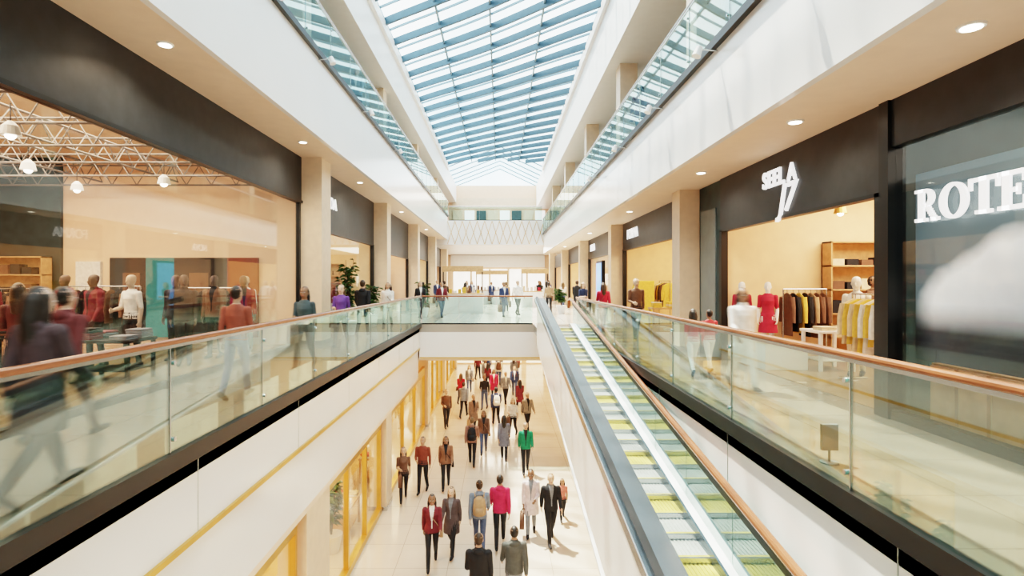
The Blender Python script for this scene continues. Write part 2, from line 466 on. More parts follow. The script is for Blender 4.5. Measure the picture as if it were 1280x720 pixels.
def clothing_rack(x,y,z,n,cols,along='y',h=1.5,length=1.4,glen=0.85,front=False):
    b=MB()
    def P(a,c,zz): return (x+a,y+c,z+zz) if along=='x' else (x+c,y+a,z+zz)
    L=length/2
    for s in (-1,1):
        b.tube([P(s*L,0,0.0),P(s*L,0,h)],0.016,M_steel,8)
        b.tube([P(s*L,-0.25,0.02),P(s*L,0.25,0.02)],0.02,M_steel,8)
    b.tube([P(-L,0,h),P(L,0,h)],0.016,M_steel,8)
    for i in range(n):
        a=-L+0.08+(2*L-0.16)*i/max(1,n-1)
        c=random.choice(cols); p=P(a,0,0)
        garment(b,p[0],p[1],z+h-0.09,glen*random.uniform(0.85,1.1),cmat(c),axis='x' if along=='x' else 'y',t=0.035)
    return b.build('clothing_rack',smooth=False)

def display_table(x,y,z,w,d,h,cols,mtl=M_wood):
    b=MB()
    b.box(x-w/2,x+w/2,y-d/2,y+d/2,z+h-0.05,z+h,mtl)
    for sx in (-1,1):
        for sy in (-1,1):
            b.box(x+sx*(w/2-0.05)-0.03,x+sx*(w/2-0.05)+0.03,y+sy*(d/2-0.05)-0.03,y+sy*(d/2-0.05)+0.03,z,z+h-0.05,mtl)
    b.box(x-w/2+0.06,x+w/2-0.06,y-d/2+0.06,y+d/2-0.06,z+0.18,z+0.21,mtl)
    nx=max(1,int(w/0.4)); ny=max(1,int(d/0.4))
    for i in range(nx):
        for j in range(ny):
            cx=x-w/2+0.2+i*(w-0.4)/max(1,nx-1); cy=y-d/2+0.2+j*(d-0.4)/max(1,ny-1)
            zz=z+h
            for k in range(random.randint(2,5)):
                q=random.uniform(-0.01,0.01)
                b.box(cx-0.14+q,cx+0.14+q,cy-0.16,cy+0.16,zz,zz+0.035,cmat(random.choice(cols))); zz+=0.038
    return b.build('display_table',bevel=0.008)

def shelf_unit(x,y,z,w,h,cols,face='F'):
    b=MB()
    d=0.35
    def B(a0,a1,c0,c1,z0,z1,m):
        if face=='F': b.box(x+a0,x+a1,y+c0,y+c1,z+z0,z+z1,m)
        elif face=='L': b.box(x-c1,x-c0,y+a0,y+a1,z+z0,z+z1,m)
        else: b.box(x+c0,x+c1,y+a0,y+a1,z+z0,z+z1,m)
    B(-w/2,w/2,d-0.02,d,0,h,M_wood)
    for s in (-w/2,w/2-0.03): B(s,s+0.03,0,d,0,h,M_wood)
    n=int(h/0.42)
    for i in range(n+1):
        zz=i*h/n; B(-w/2,w/2,0,d,max(0,zz-0.03),max(0.03,zz),M_wood)
        if i<n:
            a=-w/2+0.18
            while a<w/2-0.15:
                hh=random.uniform(0.1,0.28); B(a-0.12,a+0.12,0.04,d-0.05,zz,zz+hh,cmat(random.choice(cols))); a+=0.3
    return b.build('shelf_unit')

def potted_plant(x,y,z,h=1.6,seedv=1,name='potted_plant'):
    rnd=random.Random(seedv); b=MB()
    b.loft([(x,y,z,0.17,0.17),(x,y,z+0.05,0.19,0.19),(x,y,z+0.40,0.26,0.26),(x,y,z+0.44,0.27,0.27),(x,y,z+0.43,0.23,0.23)],M_white,20)
    for s in range(7):
        a=rnd.uniform(0,6.28); r=rnd.uniform(0.05,0.35); hh=h*rnd.uniform(0.6,1.0)
        top=Vector((x+math.cos(a)*r,y+math.sin(a)*r,z+hh)); mid=Vector((x+math.cos(a)*r*0.3,y+math.sin(a)*r*0.3,z+0.4+(hh-0.4)*0.5))
        b.tube([(x,y,z+0.38),mid,top],[0.018,0.014,0.006],M_trunk,6)
        for k in range(26):
            t=rnd.uniform(0.3,1.0); p=Vector((x,y,z+0.38)).lerp(top,t)
            la=rnd.uniform(0,6.28); L=rnd.uniform(0.16,0.32); up=rnd.uniform(-0.2,0.5)
            d=Vector((math.cos(la),math.sin(la),up)).normalized(); sd=d.cross(Vector((0,0,1))).normalized()*L*0.2
            m1=p+d*L*0.5+Vector((0,0,0.02)); e=p+d*L-Vector((0,0,L*0.3))
            b.quad([p,m1+sd,e],M_leaf); b.quad([p,e,m1-sd],M_leaf)
    return b.build(name)

RED=(0.45,0.02,0.05); MAR=(0.16,0.02,0.03); WHT=(0.82,0.80,0.76); BLK=(0.015,0.015,0.018); BRN=(0.16,0.08,0.05)
TEAL=(0.03,0.20,0.22); GRN=(0.01,0.22,0.11); YEL=(0.75,0.48,0.10); CRM=(0.75,0.60,0.42); GRY=(0.22,0.23,0.25); NAV=(0.03,0.05,0.12)
PNK=(0.55,0.03,0.10); PPL=(0.14,0.06,0.28); TAN=(0.42,0.27,0.16); DNM=(0.07,0.10,0.18); BLU=(0.10,0.22,0.42); PKW=(0.75,0.62,0.62)

# ---------------- left big shop  (x<-5.3, y 1..15.2)
one('wall_shop_end', -14,WL-0.02,15.3,15.5,0,CL,M_peach)
one('wall_shop_dark', -14,-11.6,15.2,15.3,0,CL,M_dteal)
b=MB()
b.box(WL-0.1,WL+0.06,-1,15.2,3.8,CL,M_dark)
b.box(WL-0.06,WL+0.10,-1,15.2,3.74,3.8,M_black)
b.box(WL-0.06,WL+0.06,-1,15.2,0.0,0.1,M_black)
for y in (-1,4.9,15.08): b.box(WL-0.05,WL+0.05,y,y+0.1,0.1,3.74,M_black)
b.build('shop_window_frame')
b=MB()
for y0,y1 in ((-0.9,4.9),(5.0,15.08)): b.box(WL-0.01,WL+0.01,y0,y1,0.1,3.74,G_shop)
b.build('window_1')
one('floor_shop', -14,WL-0.1,-1,15.2,0.0,0.015,M_shopfloor)
T=MB()
def truss(b,p0,p1,h,m,step=0.6):
    p0=Vector(p0);p1=Vector(p1); n=max(2,int((p1-p0).length/step))
    b.tube([p0,p1],0.025,m,6); q=Vector((0,0,h)); b.tube([p0+q,p1+q],0.025,m,6)
    for i in range(n):
        a=p0.lerp(p1,i/n); c=p0.lerp(p1,(i+0.5)/n)+q; d=p0.lerp(p1,(i+1)/n)
        b.tube([a,c],0.013,m,5); b.tube([c,d],0.013,m,5)
for y in (6,7.5,9,10.5,12,13.5,14.8): truss(T,(-13.8,y,4.15),(-5.5,y,4.15),0.5,M_truss)
for x in (-12.5,-10.5,-8.5,-6.6): truss(T,(x,3,4.3),(x,15.2,4.3),0.4,M_truss)
T.build('ceiling_truss')
for (x,y) in ((-12.6,10.5),(-10.5,9),(-8.6,10.5),(-7.0,12),(-9.4,12.8),(-11.5,12.5),(-6.8,8)):
    e=empty('pendant_lamp',(x,y,4.15))
    b=MB(); b.tube([(0,0,0),(0,0,-0.25)],0.008,M_black,5); b.loft([(0,0,-0.45,0.13,0.13),(0,0,-0.32,0.10,0.10),(0,0,-0.25,0.03,0.03)],M_white,16); b.build('shade',parent=e)
    b=MB(); b.ball((0,0,-0.44),0.07,M_lampglow); b.build('bulb',parent=e,smooth=True)
area('shop_fill_light',(-9.5,9.5,4.85),6,8,780,(1,0.76,0.56))  # area light added to fill the shop interior; no fixture modelled
# posters on end wall
b=MB(); b.box(-11.2,-10.55,15.2,15.3,0.6,2.2,cmat(WHT)); b.build('wall_poster')
b=MB(); b.box(-10.3,-9.35,15.2,15.3,0.2,2.3,cmat(BLK)); b.box(-9.95,-9.5,15.19,15.2,0.9,1.9,cmat(BRN)); b.build('wall_poster')
b=MB(); b.box(-9.35,-8.6,15.2,15.3,0.2,2.3,cmat(TEAL)); b.build('wall_poster')
b=MB(); b.box(-8.6,-7.2,15.2,15.3,0.2,2.3,cmat(BLK)); b.box(-8.2,-7.7,15.19,15.2,0.8,1.9,cmat(BRN)); b.build('wall_poster')
b=MB(); b.box(-7.2,-6.4,15.2,15.3,0.2,2.3,cmat((0.22,0.05,0.03))); b.build('wall_poster')
clothing_rack(-8.9,12.9,0.015,9,[BLK,BRN,TEAL,BLK,NAV],'x',1.55,1.7)
clothing_rack(-7.2,14.2,0.015,9,[MAR,BLK,RED,BRN],'x',1.5,1.4)
clothing_rack(-11.0,12.5,0.015,9,[MAR,BLK,BRN,GRY],'x',1.5,1.6)
display_table(-8.0,9.6,0.015,1.5,0.9,0.75,[BLK,BRN,MAR],M_black)
display_table(-6.5,9.7,0.015,1.0,0.8,0.7,[BLK,MAR,GRY],M_black)
display_table(-10.6,9.6,0.015,1.5,0.9,0.8,[BLK,BRN,GRY],M_black)
shelf_unit(-12.6,14.7,0.015,1.8,2.3,[BRN,BLK,TAN,GRY])

# ---------------- other left shops
def shop(side,y0,y1,hz,sign,wallm,glassy,cols,power,depth=4.5,lcol=(1,0.80,0.60)):
    ws=WL if side=='L' else WR; s=-1 if side=='L' else 1; cz=CL if side=='L' else CR
    def B(b,a0,a1,yy0,yy1,z0,z1,m):
        xa,xb=sorted((ws+s*a0,ws+s*a1)); b.box(xa,xb,yy0,yy1,z0,z1,m)
    b=MB()
    B(b,-0.06,0.1,y0,y1,hz,cz,M_dark)
    B(b,-0.08,0.06,y0,y0+0.12,0,hz,M_black); B(b,-0.08,0.06,y1-0.12,y1,0,hz,M_black)
    B(b,-0.08,0.06,y0,y1,hz-0.05,hz,M_black)
    b.build('shopfront_frame')
    if glassy:
        b=MB(); B(b,-0.01,0.01,y0+0.12,y1-0.12,0.02,hz-0.05,G_shop); b.build('window_2')
    b=MB(); B(b,depth,depth+0.1,y0-0.1,y1+0.1,0,cz,wallm); B(b,0.1,depth,y1,y1+0.1,0,cz,wallm); B(b,0.1,depth,y0-0.1,y0,0,cz,wallm)
    b.build('wall_shop_'+('left' if side=='L' else 'right'))
    area('shop_fill_light',(ws+s*depth*0.5,(y0+y1)/2,cz-0.05),depth*0.6,(y1-y0)*0.6,power,lcol)  # added fill light to brighten the shop interior
    if sign:
        zc=(hz+cz)/2-0.15
        text_mesh(sign,0.5,M_signw,(ws-s*0.075,(y0+0.8) if side=='L' else (y1-0.8),zc),side,'shop_sign')
shop('L',16.1,23.9,3.2,'MODA',M_warm,True,[],200)
shop('L',24.9,32.9,3.0,'LUNA',M_peach,False,[],200)
shop('L',33.9,41.9,3.2,'CASA',M_warm,True,[],200)
shop('L',42.9,50.9,3.0,'',M_peach,False,[],200)
potted_plant(-4.75,18.1,0,2.9,3)
potted_plant(-4.8,21.5,0,1.6,5)
for yy in (17.6,19.6,21.8): clothing_rack(-6.3,yy,0,8,[BRN,MAR,BLK,BLK],'y',1.7)
for yy in (26.5,29,31.5): clothing_rack(-6.3,yy,0,8,[BRN,CRM,BLK,MAR],'y',1.7)
shelf_unit(-7.5,23.3,0,2.2,2.4,[BRN,TAN,RED,BLK])
shelf_unit(-7.5,32.3,0,2.2,2.4,[WHT,TAN,YEL,BLK])
# ---------------- right shops
shop('R',7.15,12.4,2.78,'',M_warm,False,[],280,depth=6.8)
text_mesh('SEEL A',0.40,M_signw,(WR-0.075,10.35,3.32),'R','shop_sign',bold=0.008)
text_mesh('J7',0.66,M_signw,(WR-0.085,9.75,2.84),'R','shop_logo_sign',shear=0.3,bold=0.004)
one('floor_shop_right', WR+0.1,WR+6.8,7.15,12.4,0.0,0.012,M_shopfloor)
clothing_rack(6.0,9.1,0.012,10,[CRM,YEL,CRM,WHT],'y',1.45,1.4)
clothing_rack(7.6,9.0,0.012,10,[CRM,WHT,TAN],'y',1.45,1.8)
clothing_rack(9.2,11.5,0.012,12,[BRN,CRM,YEL,RED],'x',1.5,2.0)
clothing_rack(6.35,12.0,0.012,7,[BRN,TAN,YEL,BLK],'x',1.5,0.9)
display_table(6.2,10.9,0.012,0.7,0.7,0.75,[WHT,CRM],M_white)
display_table(8.2,10.8,0.012,1.4,0.7,0.8,[CRM,YEL,TAN],M_wood)
shelf_unit(8.4,12.0,0.012,3.0,2.5,[CRM,BRN,YEL,RED,BLK])
b=MB(); b.box(4.95,5.75,10.75,11.2,0.012,0.5,M_white); b.box(4.93,5.77,10.73,11.22,0.5,0.53,M_cream); b.build('display_plinth',bevel=0.01)
b=MB(); b.box(4.92,5.75,11.5,12.3,0.012,0.16,M_white); b.build('display_platform',bevel=0.01)
for (x,y) in ((6,9),(7.5,9.5),(9,10),(6.5,11),(8,11.2),(7,8),(5.5,10),(9.5,11)):
    e=empty('pendant_lamp',(x,y,CR))
    b=MB(); b.tube([(0,0,0),(0,0,-0.7)],0.006,M_black,5); b.loft([(0,0,-0.9,0.12,0.12),(0,0,-0.78,0.09,0.09),(0,0,-0.7,0.03,0.03)],M_gold,14); b.build('shade',parent=e)
    b=MB(); b.ball((0,0,-0.89),0.06,M_lampglow); b.build('bulb',parent=e,smooth=True)
# glass-fronted shop y -2..7.0
b=MB()
b.box(WR-0.06,WR+0.1,-2.4,6.98,3.3,CR,M_dark)
b.box(WR-0.10,WR+0.12,6.98,7.15,0,CR,M_black)
b.box(WR-0.06,WR+0.06,-2.4,6.98,0,0.12,M_black)
for y in (-2.4,2.3): b.box(WR-0.05,WR+0.05,y,y+0.08,0.12,3.3,M_black)
b.build('shop_window_frame')
b=MB(); b.box(WR-0.01,WR+0.01,2.38,6.98,0.12,3.3,G_shop); b.box(WR-0.01,WR+0.01,-2.32,2.3,0.12,3.3,G_shop); b.build('window_3')
# slab-serif letters
b=MB(); LX=WR-0.05; H=0.36
def bar(u0,u1,v0,v1,oy,oz=2.34): b.box(LX-0.03,LX,oy-u1,oy-u0,oz+v0,oz+v1,M_signw)
def arcring(cu,cv,ru,rv,a0,a1,tu,tv,oy,oz=2.34,n=18):
    for i in range(n):
        t0=math.radians(a0+(a1-a0)*i/n); t1=math.radians(a0+(a1-a0)*(i+1)/n)
        P=[]
        for X in (LX-0.03,LX):
            for (t,k) in ((t0,0),(t1,0),(t1,1),(t0,1)):
                P.append((X,oy-(cu+(ru-k*tu)*math.cos(t)),oz+cv+(rv-k*tv)*math.sin(t)))
        b.hexa(P,M_signw)
def lR(o):
    bar(0.05,0.13,0,H,o); bar(0,0.18,0,0.035,o); bar(0,0.16,H-0.035,H,o)
    arcring(0.16,H-0.10,0.12,0.10,-90,90,0.075,0.035,o)
    bar(0.13,0.17,H-0.20,H-0.165,o)
    for i in range(6): bar(0.16+i*0.02,0.225+i*0.02,H*0.45-0.027*(i+1),H*0.45-0.027*i,o)
    bar(0.24,0.35,0,0.035,o)
def lO(o): arcring(0.19,H/2,0.19,H/2+0.01,0,360,0.085,0.035,o,n=32)
def lT(o):
    bar(0.13,0.22,0,H,o); bar(0.08,0.27,0,0.035,o); bar(0,0.35,H-0.04,H,o); bar(0,0.03,H-0.12,H-0.04,o); bar(0.32,0.35,H-0.12,H-0.04,o)
def lE(o):
    bar(0.05,0.13,0,H,o); bar(0,0.3,0,0.04,o); bar(0,0.29,H-0.04,H,o); bar(0.13,0.22,H/2-0.02,H/2+0.02,o); bar(0.27,0.30,0.04,0.12,o); bar(0.26,0.29,H-0.11,H-0.04,o); bar(0.2,0.225,H/2-0.05,H/2+0.05,o)
lR(6.56); lO(6.20); lT(5.81); lE(5.47); lR(4.95); lO(4.55); lT(4.15)
b.build('shop_sign')
b=MB(); b.box(WR+4.5,WR+4.6,-2.4,7.05,0,CR,M_dteal); b.box(WR+0.12,WR+4.5,7.0,7.04,0,CR,M_dteal); b.build('wall_shop_dark')
# flat panel standing in for a blurred white dome; shading and glow painted in
pm=bpy.data.materials.new('dome_standin_paint'); n,l=nodes_of(pm); bs=n['Principled BSDF']; bs.inputs['Roughness'].default_value=0.3
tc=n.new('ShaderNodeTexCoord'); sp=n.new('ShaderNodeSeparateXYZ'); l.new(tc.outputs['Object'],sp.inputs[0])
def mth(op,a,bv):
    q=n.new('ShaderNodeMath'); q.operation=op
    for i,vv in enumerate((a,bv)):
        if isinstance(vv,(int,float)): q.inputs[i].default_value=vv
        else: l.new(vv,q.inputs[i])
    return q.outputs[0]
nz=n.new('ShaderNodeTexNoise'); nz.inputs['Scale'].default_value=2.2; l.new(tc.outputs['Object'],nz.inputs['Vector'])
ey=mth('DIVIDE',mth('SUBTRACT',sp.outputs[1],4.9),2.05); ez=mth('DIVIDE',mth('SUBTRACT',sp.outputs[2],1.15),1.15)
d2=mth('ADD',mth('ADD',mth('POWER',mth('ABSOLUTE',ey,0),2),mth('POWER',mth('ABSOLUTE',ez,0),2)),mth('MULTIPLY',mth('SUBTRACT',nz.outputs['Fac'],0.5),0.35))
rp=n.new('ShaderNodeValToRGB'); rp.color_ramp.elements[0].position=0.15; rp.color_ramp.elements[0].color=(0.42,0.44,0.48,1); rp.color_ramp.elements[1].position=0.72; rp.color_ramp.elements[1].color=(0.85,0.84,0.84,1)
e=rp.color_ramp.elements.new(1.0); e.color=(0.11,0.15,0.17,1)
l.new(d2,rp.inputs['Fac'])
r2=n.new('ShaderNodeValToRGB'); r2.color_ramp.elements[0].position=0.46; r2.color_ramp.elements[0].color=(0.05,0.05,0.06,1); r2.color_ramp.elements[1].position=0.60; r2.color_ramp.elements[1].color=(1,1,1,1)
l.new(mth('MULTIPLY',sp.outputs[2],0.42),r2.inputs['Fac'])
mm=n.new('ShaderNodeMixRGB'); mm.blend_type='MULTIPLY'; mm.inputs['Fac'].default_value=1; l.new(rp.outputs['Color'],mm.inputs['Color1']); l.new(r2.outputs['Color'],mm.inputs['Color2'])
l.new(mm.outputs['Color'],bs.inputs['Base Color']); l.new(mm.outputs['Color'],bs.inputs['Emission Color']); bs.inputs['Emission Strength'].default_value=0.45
one('dome_standin_panel', WR+0.18,WR+0.2,2.6,6.9,0.75,2.95,pm)
M_cab=mat('red_oak_panel',(0.55,0.26,0.14),0.4,var=0.2,nscale=5)
b=MB()
for i in range(9): b.box(WR+0.22,WR+0.26,3+i*0.42,3.36+i*0.42,0.03,0.7,M_cab)
b.box(WR+0.26,WR+0.7,3,6.75,0.0,0.72,M_wood)
b.build('display_cabinet')
area('shop_fill_light',(WR+2.4,3.5,CR-0.05),2.5,6,160,(1,0.88,0.75))  # added fill for the dome panel and the room behind it
b=MB(); b.box(WR-0.03,WR+0.1,12.45,13.76,0,CR,M_dteal); b.box(WR-0.06,WR-0.03,12.7,13.6,0.3,3.3,mat('grey_glass_panel',(0.25,0.32,0.34),0.1,0.4)); b.build('advert_panel')
shop('R',14.5,22.2,2.9,'FORMA',M_warm,False,[],230,lcol=(1,0.78,0.5))
shop('R',23.0,30.9,2.9,'NOVA',M_peach,True,[],220)
shop('R',31.7,39.9,2.9,'',M_warm,False,[],220)
shop('R',40.7,49.8,2.9,'',M_peach,False,[],220)
for yy in (16,18,21): clothing_rack(6.0,yy,0,9,[YEL,CRM,BRN,BLK],'y',1.7)
for yy in (25,28): clothing_rack(5.9,yy,0,9,[BLU,CRM,BLK],'y',1.7)
display_table(5.5,19.4,0,0.9,0.6,0.8,[YEL,YEL,CRM],M_wood)
b=MB(); b.box(4.92,5.5,20.5,21.3,0,1.7,cmat(YEL)); b.box(4.88,4.92,20.55,21.25,0.2,1.5,mat('yellow_board',(0.85,0.50,0.04),0.5)); b.build('yellow_display_stand',bevel=0.02)
b=MB(); b.box(4.45,4.6,25.2,26.6,0.0,2.6,M_black); b.box(4.43,4.45,25.28,26.52,0.4,2.5,mat('blue_screen',(0.1,0.3,0.7),0.3,emit=(0.25,0.5,1.0),estr=0.9,var=0.6,nscale=2)); b.build('advertising_screen')

# end shop wall
b=MB()
b.box(-5.3,4.8,YW-0.2,YW-0.01,3.2,4.5,M_white)
for i in range(5):
    x=-5.0+i*2.0; b.box(x,x+1.8,YW-0.15,YW-0.01,0.1,3.0,mat('lit_shopfront',(0.9,0.8,0.65),0.5,emit=(1,0.88,0.74),estr=1.5,var=0.5,nscale=1.5))
    b.box(x+1.8,x+2.0,YW-0.2,YW-0.01,0,3.2,M_cream)
b.build('shopfront_end')
area('ceiling_fill_light',(0,53,4.5),8,10,700,(1,0.90,0.76))  # added fill light, brightens the far end of the hall
area('ceiling_fill_light',(-0.5,50,SL-0.02),6,4,150,(1,0.92,0.8))  # added fill for the upper end balcony
def kiosk(x,y,z,w,d,cols):
    b=MB(); b.box(x-w/2,x+w/2,y-d/2,y+d/2,z,z+1.0,M_white); b.box(x-w/2-0.05,x+w/2+0.05,y-d/2-0.05,y+d/2+0.05,z+1.0,z+1.05,M_wood)
    for s in (-1,1): b.tube([(x+s*(w/2-0.05),y,z+1.05),(x+s*(w/2-0.05),y,z+2.3)],0.03,M_black,8)
    b.box(x-w/2,x+w/2,y-0.15,y+0.15,z+2.2,z+2.5,M_wood)
    for i in range(int(w/0.25)):
        b.box(x-w/2+0.1+i*0.25,x-w/2+0.26+i*0.25,y-0.1,y+0.1,z+1.05,z+1.05+random.uniform(0.12,0.35),cmat(random.choice(cols)))
    b.build('kiosk')
kiosk(-2.0,31,0,2.2,1.2,[BRN,WHT,YEL]); kiosk(2.3,38,0,1.8,1.2,[RED,WHT,CRM]); kiosk(-0.6,43,0,2.4,1.2,[BRN,WHT,CRM])
potted_plant(-3.6,27,0,1.7,11); potted_plant(3.2,30,0,1.5,12)
# small grey sign on a stand beside the right rail
M_sg=mat('sign_grey',(0.24,0.23,0.22),0.5)
b=MB(); b.loft([(0,0,0,0.08,0.08),(0,0,0.015,0.08,0.08)],M_sg,18); b.tube([(0,0,0.015),(0,0,0.14)],0.012,M_sg,8)
b.box(-0.075,0.075,-0.02,0.02,0.12,0.36,M_sg); b.build('floor_sign_stand',loc=(3.03,5.3,0),bevel=0.006)

# ---------------- ground shops left
for i,(y0,y1) in enumerate(((3.4,9.6),(11.1,16.4),(17.4,25.9),(26.9,33.9),(34.9,42.9))):
    top=-2.15 if y1<22 else -1.45
    if y0<22<y1: top=-2.15
    b=MB()
    b.box(-3.5,-3.38,y0,y1,top-0.35,top,M_gold); b.box(-3.52,-3.36,y0,y1,GZ,GZ+0.15,M_gold)
    n_=3
    for k in range(n_+1):
        yy=y0+(y1-y0-0.08)*k/n_; b.box(-3.5,-3.38,yy,yy+0.08,GZ+0.15,top-0.35,M_gold)
    b.build('shopfront_frame')
    b=MB(); b.box(-3.45,-3.43,y0,y1,GZ+0.15,top-0.35,G_shop); b.build('window_4')
    b=MB(); b.box(-5.1,-5.0,y0-1,y1+0.8,GZ,top,M_goldlit); b.build('wall_ground_shop')
    area('shop_fill_light',(-4.3,(y0+y1)/2,top-0.05),1.0,(y1-y0)*0.7,90,(1,0.68,0.38))  # added warm fill inside the ground shop
potted_plant(-4.1,14.0,GZ,1.7,21); potted_plant(-4.1,12.2,GZ,1.5,22)
display_table(-4.2,15.2,GZ,0.8,1.2,0.8,[RED,CRM,WHT])
display_table(-4.2,19.5,GZ,0.8,1.6,0.8,[RED,CRM,WHT]); display_table(-4.2,6,GZ,0.8,1.6,0.8,[RED,CRM,WHT])
b=MB(); b.box(3.7,3.8,YB,YW,GZ,-1.45,M_peach)
for k in range(9): b.box(3.64,3.7,2+k*5,5.6+k*5,GZ+0.1,GZ+2.4,mat('lit_shopfront2',(0.9,0.75,0.55),0.5,emit=(1,0.8,0.55),estr=0.6,var=0.3,nscale=1.5))
b.build('wall_ground_right')
b=MB(); b.box(-6,5,46,46.2,GZ,-1.45,M_peach)
for k in range(4): b.box(-3.6+k*1.9,-2.1+k*1.9,45.94,46,GZ+0.1,GZ+2.4,mat('lit_shopfront3',(0.9,0.75,0.6),0.5,emit=(1,0.82,0.6),estr=1.0,var=0.3,nscale=1.5))
b.build('wall_ground_end')
for y in (26,32,38,43):
    area('ceiling_fill_light',(0,y,-1.48),2.2,1.2,110,(1,0.84,0.62))  # fill light added under the bridge soffit

# ------------------------------------------------------------------ people
class PB:
    """labelled point/face soup -> voxel-remeshed continuous body"""
    def __init__(s): s.v=[]; s.f=[]; s.lab=[]
    def ringset(s, rings, lab):
        seg=len(rings[0]); b=len(s.v)
        for r in rings:
            s.v+= [tuple(p) for p in r]; s.lab+=[lab]*seg
        for i in range(len(rings)-1):
            for j in range(seg):
                k=(j+1)%seg; s.f.append((b+i*seg+j,b+i*seg+k,b+(i+1)*seg+k,b+(i+1)*seg+j))
        s.f.append(tuple(b+j for j in range(seg))[::-1]); s.f.append(tuple(b+(len(rings)-1)*seg+j for j in range(seg)))
    def tube(s, pts, rad, lab, step=0.02, seg=14):
        pts=[Vector(p) for p in pts]; P=[];R=[]
        for i in range(len(pts)-1):
            n=max(1,int((pts[i+1]-pts[i]).length/step))
            for k in range(n):
                t=k/n; P.append(pts[i].lerp(pts[i+1],t)); R.append(rad[i]*(1-t)+rad[i+1]*t)
        P.append(pts[-1]);R.append(rad[-1])
        d0=(P[1]-P[0]).normalized(); d1=(P[-1]-P[-2]).normalized()
        P=[P[0]-d0*R[0]*0.8,P[0]-d0*R[0]*0.5]+P+[P[-1]+d1*R[-1]*0.5,P[-1]+d1*R[-1]*0.8]
        R=[R[0]*0.5,R[0]*0.85]+R+[R[-1]*0.85,R[-1]*0.5]
        rings=[];ref=Vector((1,0,0))
        for i,p in enumerate(P):
            d=(P[min(i+1,len(P)-1)]-P[max(i-1,0)]).normalized()
            c=ref-d*ref.dot(d)
            if c.length<0.1: c=Vector((0,1,0))-d*d.y
            c.normalize(); a=d.cross(c)
            rings.append([p+c*math.cos(2*math.pi*j/seg)*R[i]+a*math.sin(2*math.pi*j/seg)*R[i] for j in range(seg)])
        s.ringset(rings,lab)
    def loft(s, rs, lab, step=0.02, seg=24):
        out=[]
        for i in range(len(rs)-1):
            n=max(1,int(abs(rs[i+1][2]-rs[i][2])/step))
            for k in range(n):
                t=k/n; out.append([rs[i][q]*(1-t)+rs[i+1][q]*t for q in range(5)])
        out.append(rs[-1])
        s.ringset([[(r[0]+r[3]*math.cos(2*math.pi*j/seg),r[1]+r[4]*math.sin(2*math.pi*j/seg),r[2]) for j in range(seg)] for r in out],lab)
    def ball(s,c,r,lab,rn=12,seg=16):
        rings=[]
        for i in range(rn+1):
            t=-math.pi/2+math.pi*i/rn; q=max(0.05,math.cos(t))
            rings.append([(c[0]+r[0]*q*math.cos(2*math.pi*j/seg),c[1]+r[1]*q*math.sin(2*math.pi*j/seg),c[2]+r[2]*math.sin(t)) for j in range(seg)])
        s.ringset(rings,lab)

